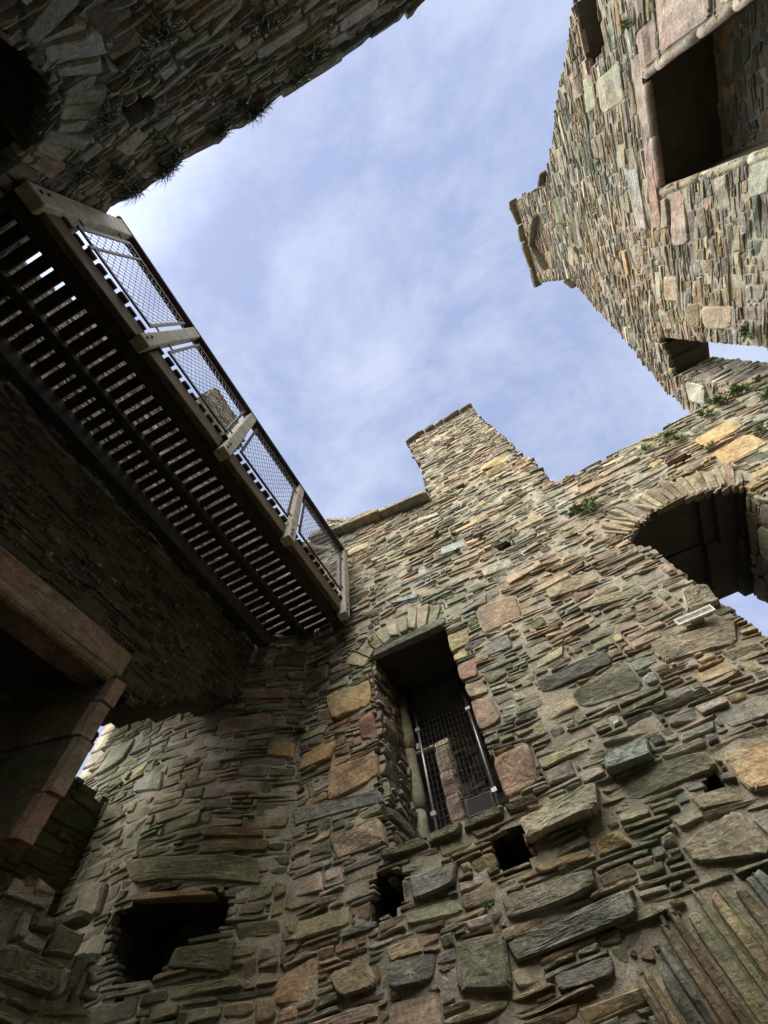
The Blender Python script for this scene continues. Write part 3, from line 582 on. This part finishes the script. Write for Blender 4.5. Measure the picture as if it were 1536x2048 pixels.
core(mb, ls, lm, (-4, 2.9), (4.0, 8.5), .08, .9); core(mb, ls, lambda u, v, g=0: lm(u, v, g) & (u < 1.5), (-4, 2.9), (-1.6, 4.0), .08, .9, 2); core(mb, ls, lambda u, v, g=0: lm(u, v, g) & (u >= 1.5), (-4, 2.9), (-1.6, 4.0), .08, .45, 2)
mb.box((-5.0, 1.2, 3.72), (-3.71, 2.75, 4.0), 2)  # unseen slab added over the side passage to cut sky light on the turret
fb = plane((-3.65, 0, 0), (0, 1, 0), (0, 0, 1), (1, 0, 0)); fbm = region(sq(-2.2, 1.3, 0, 2.8), (), .01)
masonry(mb, fb, fbm, (-2.2, 1.3), (.4, 2.8), .07, .06, 72, 0, kind='damp', large=1, med=3); core(mb, fb, fbm, (-2.2, 1.3), (0, 2.8), .1, .1, erode=0); mb.box((-3.6, -2.2, 2.5), (-2.96, 1.3, 2.7), 2)
mb.build('masonry', [M_STONE, M_MORTAR, M_HEART], LW)
mb = MB(); sp = plane((-2.72, 0, 0), (0, 1, 0), (0, 0, 1), (1, 0, 0))
stones(mb, plane((-2.95, 0, 0), (0, 1, 0), (0, 0, 1), (1, 0, 0)), [sq(-2.1, -.42, 2.365, 2.61), sq(-.42, 1.43, 2.365, 2.61)], [.235, .232], [(.35, .25, .205), (.355, .255, .215)], rg, 0, 60, .008, 0, .12, .05, 1); mb.tube([(-2.755, -2.1, 2.37), (-2.755, 1.36, 2.37)], .045, 12, 0, (.36, .26, .19))
mb.build('fireplace_lintel', [M_SAND], LW)
mb = MB(); z = 1.33
for hgt, dp, sh in ((.24, .02, .0), (.34, .0, .01), (.26, .015, -.01), (.205, .0, .0)):
    a, b = z, z + hgt - .012
    p = [(-2.715 - dp, 1.395 + sh), (-2.715 - dp, 1.49 + sh), (-2.95, 1.49 + sh), (-3.55, 1.3 + sh), (-3.55, 1.15 + sh), (-2.76 - dp, 1.365 + sh)]
    n = len(p); v = [(x_, y_, a) for x_, y_ in p] + [(x_, y_, b) for x_, y_ in p]
    v = np.array(v) + rg.uniform(-.006, .006, (2 * n, 3)); 
    q = [(i, (i + 1) % n, n + (i + 1) % n, n + i) for i in range(n)] + [(0, 1, 2, 5), (2, 3, 4, 5), (n, n + 5, n + 2, n + 1), (n + 2, n + 5, n + 4, n + 3)]
    mb.add(v, [np.array(q[3:5])], 1, (.19, .165, .105)); mb.add(v, [np.array(q[:3] + q[5:])], 0, np.array([(.36, .25, .2), (.37, .25, .2), (.35, .25, .2), (.37, .28, .21)][int(z * 10) % 4]) * rg.uniform(.9, 1.1)); z += hgt
mb.build('fireplace_jamb', [M_SAND, M_DAMP], LW)
# rough base of big stones, lower left
RB = thing('rubble_base', 'rough mossy boulder footing wall at lower left below the fireplace', 'wall', (-2.6, .4, -EYE)); mb = MB()
rbs = plane((-2.58, 0, 0), (0, 1, 0), (0, 0, 1), (1, 0, 0)); rbm = region([(-3, -1.6), (2.35, -1.6), (2.3, .75), (2.0, 1.0), (1.6, 1.08), (1.0, 1.1), (-3, 1.0)], (), .07, 8)
masonry(mb, rbs, rbm, (-3, 2.4), (-.6, 1.2), .06, .05, 81, 0, warp=.05, gap=.016, kind='green', large=5, med=16, sz=.62, hmul=2.0); core(mb, rbs, rbm, (-3, 2.4), (-1.6, 1.2), .08, .5)
mb.build('masonry', [M_DAMP, M_MORTAR, M_HEART], RB)
LO = thing('passage_wall', 'low dark rubble wall behind the sandstone pier under the slit of sky', 'wall', (-4.1, 2.0, -EYE)); mb = MB()
lo_s = plane((-4.1, 0, 0), (0, 1, 0), (0, 0, 1), (1, 0, 0)); lom = region([(1.2, -1.6), (2.95, -1.6), (2.95, 2.55), (1.2, 2.5)], (), .03, 8)
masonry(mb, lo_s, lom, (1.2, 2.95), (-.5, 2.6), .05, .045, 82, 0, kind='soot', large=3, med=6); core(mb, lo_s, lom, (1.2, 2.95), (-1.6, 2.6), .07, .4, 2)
mb.build('masonry', [M_DAMP, M_MORTAR, M_HEART], LO)

# ---------------------------------------------------------------- stair turret
TC = np.array([-3.57, 5.01]); TR = 2.36; A0 = math.atan2(-.81, .58); A1 = math.radians(-94.6)
def turret(dr=0.0):
    def f(u, v, h):
        ua = TR * (A0 - A1); a = np.where(u <= ua, A0 - u / TR, A1); r = TR + h + dr
        x = TC[0] + r * np.cos(a); y = TC[1] + r * np.sin(a); e = np.maximum(u - ua, 0)
        return np.stack([x + e * math.sin(A1), y - e * math.cos(A1), v], -1)
    return f
TT = thing('stair_turret', 'round rubble stair turret in the corner with a long lintel over a dark hollow', 'tower', (-3.4, 3.6, -EYE))
HOL = [(1.27, 1.5), (.95, 1.54), (.45, 1.46), (.38, 1.38), (.45, 1.26), (.66, 1.23), (.75, 1.13), (1.0, 1.1), (1.2, 1.3)]
tm = region([(-.9, -1.6), (2.62, -1.6), (2.6, 3.9), (2.2, 6.35), (-.9, 6.35)], [HOL], .03, 10)
TF = [([(.72, 1.12), (.3, 1.06), (.3, 1.22), (.7, 1.23)], 'dkolive', .09), ([(1.2, 1.545), (.5, 1.44), (.5, 1.49), (1.2, 1.6)], (.30, .19, .10), .07), ([(1.2, 1.64), (.2, 1.50), (.21, 1.66), (1.32, 1.83)], (.23, .20, .125), .10), ([(.94, 2.64), (.56, 2.53), (.56, 2.63), (.96, 2.74)], 'pale', .05), ([(.71, 1.85), (.22, 1.79), (.23, 1.86), (.72, 1.92)], (.38, .22, .13), .08), ([(.69, 1.74), (.18, 1.69), (.17, 1.77), (.71, 1.83)], (.27, .18, .11), .08),
      ([(.91, 3.26), (.66, 3.19), (.69, 3.33), (.95, 3.4)], (.36, .29, .19), .05), ([(1.61, 2.43), (1.24, 2.33), (1.31, 2.55), (1.66, 2.58)], (.42, .40, .33), .05), ([(1.75, 1.78), (1.42, 1.72), (1.40, 1.52), (1.72, 1.55)], (.4, .38, .32), .11), ([(.3, 2.45), (.05, 2.42), (.05, 2.55), (.3, 2.6)], 'ochre', .05), ([(.62, 3.1), (.2, 3.06), (.2, 3.18), (.6, 3.22)], 'pink', .05), ([(2.45, 2.9), (2.0, 2.9), (2.0, 3.2), (2.45, 3.2)], (.42, .37, .30), .05), ([(2.2, 2.35), (1.95, 2.35), (1.95, 2.5), (2.2, 2.5)], (.42, .37, .30), .05)]
mb = MB(); tsf = turret()
masonry(mb, tsf, tm, (-.9, 2.62), (.3, 6.4), .045, .034, 91, 0, kind='damp', large=.8, med=4, feats=TF)
core(mb, tsf, tm, (-.9, 2.64), (-1.6, 6.4), .06, .6)
hb = turret(-.62); hbm = region(sq(.1, 1.6, .8, 1.9), (), .01); core(mb, hb, hbm, (.1, 1.6), (.8, 1.9), .1, .1, erode=0)
mb.build('masonry', [M_DAMP, M_MORTAR, M_HEART], TT)
mb = MB(); cq = []; u = -.5
while u < 1.9: 
    w = rg.uniform(.3, .55); cq.append([(u, 5.93), (u + w, 5.93), (u + w, 6.06), (u, 6.06)]); u += w
stones(mb, tsf, cq, .15, pick(rg, 'gable', len(cq)), rg, 0, 16, .01, 0, .6, .2); mb.build('string_course', [M_STONE], TT)
SJ = thing('slab_pier', 'pale lit pier of stacked slabs edging the slit of sky beside the turret', 'wall', (-4.95, 3.0, -EYE)); mb = MB(); z = -1.6
while z < 4.2:
    h_ = rg.uniform(.12, .3) if z > 1.4 else .5; e_ = rg.uniform(-.02, .02)
    mb.bevelbox((-5.14 + e_, 2.86 + e_, z), (-4.86 + e_, 3.3, z + h_ - .012), .012, 0, np.array((.44, .41, .34)) * rg.uniform(.85, 1.1)); z += h_
mb.build('slab_stack', [M_SAND], SJ)

# roof gable of the turret behind
RG = thing('cap_house_gable', 'slabbed gable of the turret cap house behind the walkway rail', 'wall', (-2.5, 4.0, -EYE)); mb = MB()
rs = plane((0, 4.0, 0), (1, 0, 0), (0, 0, 1), (0, -1, 0)); rm = region([(-4.4, 3), (-.6, 3), (-.6, 7.0), (-1.5, 7.95), (-2.65, 9.08), (-3.3, 8.5), (-4.4, 7.4)], (), .02, 11)
masonry(mb, rs, rm, (-4.4, -.6), (5.5, 9.1), .055, .045, 95, 0, kind='gable', large=1, med=4); core(mb, rs, rm, (-4.4, -.6), (3, 9.1), .08, .5)
mb.build('masonry', [M_STONE, M_MORTAR, M_HEART], RG)
mb = MB(); cq = []; x = -2.62
while x < -.7: 
    w = .36; cq.append([(x, 9.03 - (x + 2.62) * .96), (x + w, 9.03 - (x + w + 2.62) * .96), (x + w + .05, 9.12 - (x + w + 2.62) * .96), (x + .05, 9.12 - (x + 2.62) * .96)]); x += w
stones(mb, rs, cq, .08, pick(rg, 'gable', len(cq)), rg, 0, 16, .01, 0, .5, .2); mb.build('coping', [M_STONE], RG)

# ---------------------------------------------------------------- timber walkway
WK = thing('timber_walkway', 'slatted timber walkway with mesh railing crossing overhead between the two walls', 'walkway', (-2.1, .6, 3.84))
ZB, ZD = 3.84, 4.05
PY = [-1.60, -.52, .56, 1.66, 2.86]                                 # post centres
rw = np.random.default_rng(77)
mb = MB(); y = -1.75
while y < 3.02:
    w = .086 + rw.uniform(-.003, .003); j = rw.uniform(-.006, .006); mb.bevelbox((-2.74, y, ZD + j * .3), (-1.55 + j * 2, min(y + w, 3.06), ZD + .038 + j * .3), .006); y += .1155
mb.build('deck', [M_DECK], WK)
for (x0, x1, zb) in ((-1.80, -1.655, ZB + .01), (-2.29, -2.20, ZB + .11), (-2.72, -2.60, ZB)):
    mb = MB(); mb.bevelbox((x0, -1.74, zb), (x1, 3.05, ZD - .004), .008); mb.build('joist', [M_DECK], WK)
for i in range(4):
    mb = MB(); a = PY[i] + .075; b = PY[i + 1] - .07; mb.bevelbox((-1.65, a, ZB), (-1.575, b, ZD - .006), .01); mb.build('edge_beam', [M_BEAM], WK)
for i, yy in enumerate(PY):
    wd = .115 if i else .16
    mb = MB(); mb.bevelbox((-1.64, yy - wd / 2, ZB - .055), (-1.515, yy + wd / 2, 5.17), .008); p = mb.build('post', [M_POST], WK)
    if i == 0: p['label'] = 'lichen-covered end post'
    for zz in (ZB + .02, ZB + .11):
        mb = MB(); mb.tube([(-1.517, yy - .018, zz), (-1.502, yy - .018, zz)], .012, 6); mb.build('bolt', [M_STEEL], p)
mb = MB(); mb.bevelbox((-1.64, -1.72, 5.17), (-1.515, 2.98, 5.22), .012); mb.build('handrail', [M_RAIL], WK)
for i in range(4):
    a = PY[i] + (.115 if i else .14); b = PY[i + 1] - .105; z0, z1 = ZD + .085, 5.04; xx = -1.545; s_ = .014
    mb = MB()
    for p0, p1 in (((a, z0), (b, z0 + 2 * s_)), ((a, z1 - 2 * s_), (b, z1)), ((a, z0 + 2 * s_), (a + 2 * s_, z1 - 2 * s_)), ((b - 2 * s_, z0 + 2 * s_), (b, z1 - 2 * s_))): mb.box((xx - .009, p0[0], p0[1]), (xx + .009, p1[0], p1[1]))
    if i == 0: mb.box((xx - .01, a + .16, ZD + .02), (xx + .01, a + .18, z1))
    P = mb.build('mesh_panel', [M_STEEL], WK)
    mb = MB()                                                       # diamond mesh, wires clipped to the frame
    la, lb, lz0, lz1 = a + s_, b - s_, z0 + s_, z1 - s_; sl_ = 2.0; pit = .060
    for sg in (1, -1):
        c = -((lz1 - lz0) / sl_)
        while c < lb - la:
            if sg > 0: q0 = (la + c, lz0); q1 = (la + c + (lz1 - lz0) / sl_, lz1)
            else: q0 = (lb - c, lz0); q1 = (lb - c - (lz1 - lz0) / sl_, lz1)
            t0, t1 = 0.0, 1.0; dy = q1[0] - q0[0]
            ta, tb = sorted(((la - q0[0]) / dy, (lb - q0[0]) / dy)); t0 = max(t0, ta); t1 = min(t1, tb)
            if t1 - t0 > .01:
                f = lambda t: (xx + .002 * sg, q0[0] + dy * t, q0[1] + (q1[1] - q0[1]) * t)
                mb.tube([f(t0), f(t1)],   .0030, 4, cap=False)
            c += pit
    mb.build('wire_mesh', [M_WIRE], P)
    for yy, e in ((a, -1), (b, 1)):
        for zz in (z0 + .12, z1 - .12):
            mb = MB(); q = yy + e * (.055 if not (i == 0 and e < 0) else .065); mb.box((xx - .006, min(yy, q), zz - .008), (xx + .006, max(yy, q), zz + .008)); mb.build('bracket', [M_STEEL], P)

# ---------------------------------------------------------------- plants on the walls
rp = np.random.default_rng(9)
def tuft(name, label, p, nrm, size, n, droop, m, cat, group):
    p = np.array(p, float); nrm = np.array(nrm, float); mb = MB(); up = np.array((0, 0, 1.)); sd = np.cross(nrm, up)
    for _ in range(int(n * (1.6 if cat == 'fern' else 4.0))):
        L_ = size * rp.uniform(.5, 1.2); dirv = nrm * rp.uniform(.2, 1.0) + sd * rp.normal(0, .65) + up * rp.normal(.15, .5); dirv /= np.linalg.norm(dirv)
        w = (.006 if cat == 'fern' else .0022) * rp.uniform(.7, 1.4) * (size / .12) ** .5; q = p + (sd * rp.normal(0, .3) + up * rp.normal(0, .15)) * size
        t = np.linspace(0, 1, 5)[:, None]; c = q + dirv * L_ * t - up * droop * L_ * t ** 2 + nrm * .0
        a = np.cross(dirv, rp.normal(size=3)); a /= np.linalg.norm(a); ww = w * np.array([.6, 1, .9, .6, .08])[:, None]
        mb.add(np.concatenate([c - a * ww, c + a * ww]), [np.array([(i, i + 1, i + 6, i + 5) for i in range(4)])])
        if cat == 'fern':                                           # leaflets
            for i in range(1, 4):
                for s_ in (-1, 1):
                    b = a * s_ * w * 3.2 + dirv * L_ * .12; e = c[i]; k = dirv * L_ * .05
                    mb.add([e - k, e + k, e + b + k * .6, e + b - k * .3], [np.array([(0, 1, 2, 3)])])
    o = mb.build(name, [m]); tag(o, label, cat, group); o.data.transform(Matrix.Translation((-p[0], -p[1], -(p[2] + EYE)))); o.location = (p[0], p[1], p[2] + EYE)
GF_, GG = 'ferns rooted in the wall joints', 'grass tufts hanging from the wall head'
for (x, z, s_, n, lab) in ((1.49, 3.92, .20, 30, 'largest dark green fern left of the arch crown on the front wall'), (-.19, 4.84, .09, 14, 'small fern high on the front wall, leftmost of three in a row'), (.03, 4.61, .09, 14, 'small fern high on the front wall, middle of three in a row'),
        (.32, 4.29, .10, 16, 'small fern high on the front wall beside a square putlog hole'), (-.04, 4.23, .10, 14, 'yellowish fern on the front wall below the row of three'), (-2.2, 2.66, .10, 20, 'fern in the corner between the turret and the front wall'), (-1.34, 3.41, .06, 10, 'tiny fern above the left end of the doorway lintel'),
        (-.77, 1.0, .06, 12, 'tiny bright fern between dark boulders at the foot of the front wall'), (2.93, 4.53, .11, 18, 'leafy fern on the front wall head, nearest the gap of sky'), (2.92, 4.35, .11, 18, 'fern just under the wall head left of the orange stones'), (2.59, 4.52, .10, 14, 'thin fern tuft on the front wall head left of the leafy ones'),
        (2.97, 3.98, .09, 14, 'fern on the front wall above the arch ring'), (3.44, 4.6, .13, 22, 'bushy fern on the front wall head below the gable opening'), (3.7, 4.7, .17, 30, 'thick fern clump on the front wall head at right'), (3.94, 4.72, .20, 34, 'largest fern clump on the front wall head near the right edge'),
        (3.97, 4.38, .13, 20, 'fern below the largest clump at the right edge'), (3.41, 3.84, .1, 14, 'fern among ochre stones right of the arch'), (1.44, 6.14, .08, 12, 'small fern on the right side of the chimney stub'), (.73, 7.52, .08, 12, 'small fern high on the chimney stub face')):
    tuft('fern', lab, (x, d - .04, z), (0, -1, 0), s_ * .85, n, .35, M_FERN, 'fern', GF_)
for (x, z, s_, n, lab) in ((.15, 4.88, .17, 40, 'grass tuft hanging from the back wall head, rightmost'), (-.18, 4.82, .15, 40, 'grass tuft hanging from the back wall head, second from the right'), (-.81, 4.87, .17, 44, 'shaggy grass tuft on the back wall head near the walkway'), (-1.17, 4.88, .15, 36, 'grass tuft on the back wall head just above the end post'),
        (-1.08, 4.48, .16, 36, 'grass clump on the back wall face above the end post'), (-1.28, 4.14, .15, 30, 'grass clump on the back wall face level with the deck'), (-.8, 3.77, .13, 26, 'grass clump beside the arch stones of the back wall'), (-.19, 3.43, .14, 26, 'grass clump at the top edge of the photo on the back wall'),
        (.41, 3.95, .13, 26, 'grass clump in the middle of the back wall face'), (.75, 4.63, .16, 36, 'dark moss clump under the back wall head at right'), (-.35, 3.62, .11, 22, 'grass clump in a joint above the pale stone on the back wall'), (.04, 4.61, .15, 30, 'moss clump under the rightmost hanging tuft'), (-.63, 4.71, .15, 34, 'moss clump under the back wall head near the walkway'), (.59, 4.83, .13, 28, 'thin grass fringe on the back wall head')):
    tuft('grass_tuft', lab, (x, -1.70, z), (0, 1, 0), s_ * 1.0, int(n * 1.1), 1.5, M_GRASS, 'grass tuft', GG)
for (y, z, s_, n, lab) in ((2.94, 5.9, .16, 26, 'fern beside the small opening in the gable wall'), (3.67, 5.75, .14, 22, 'fern on the sill of the small gable opening'), (-1.22, 7.42, .11, 16, 'fern beside the sandstone blocks of the gable window'), (.07, 8.57, .09, 14, 'dark fern on the gable face above the window lintel'), (-.19, 9.4, .08, 12, 'tiny fern high on the gable slope')):
    tuft('fern', lab, (RX - .05, y, z), (-1, 0, 0), s_, n, .35, M_FERN, 'fern', GF_)
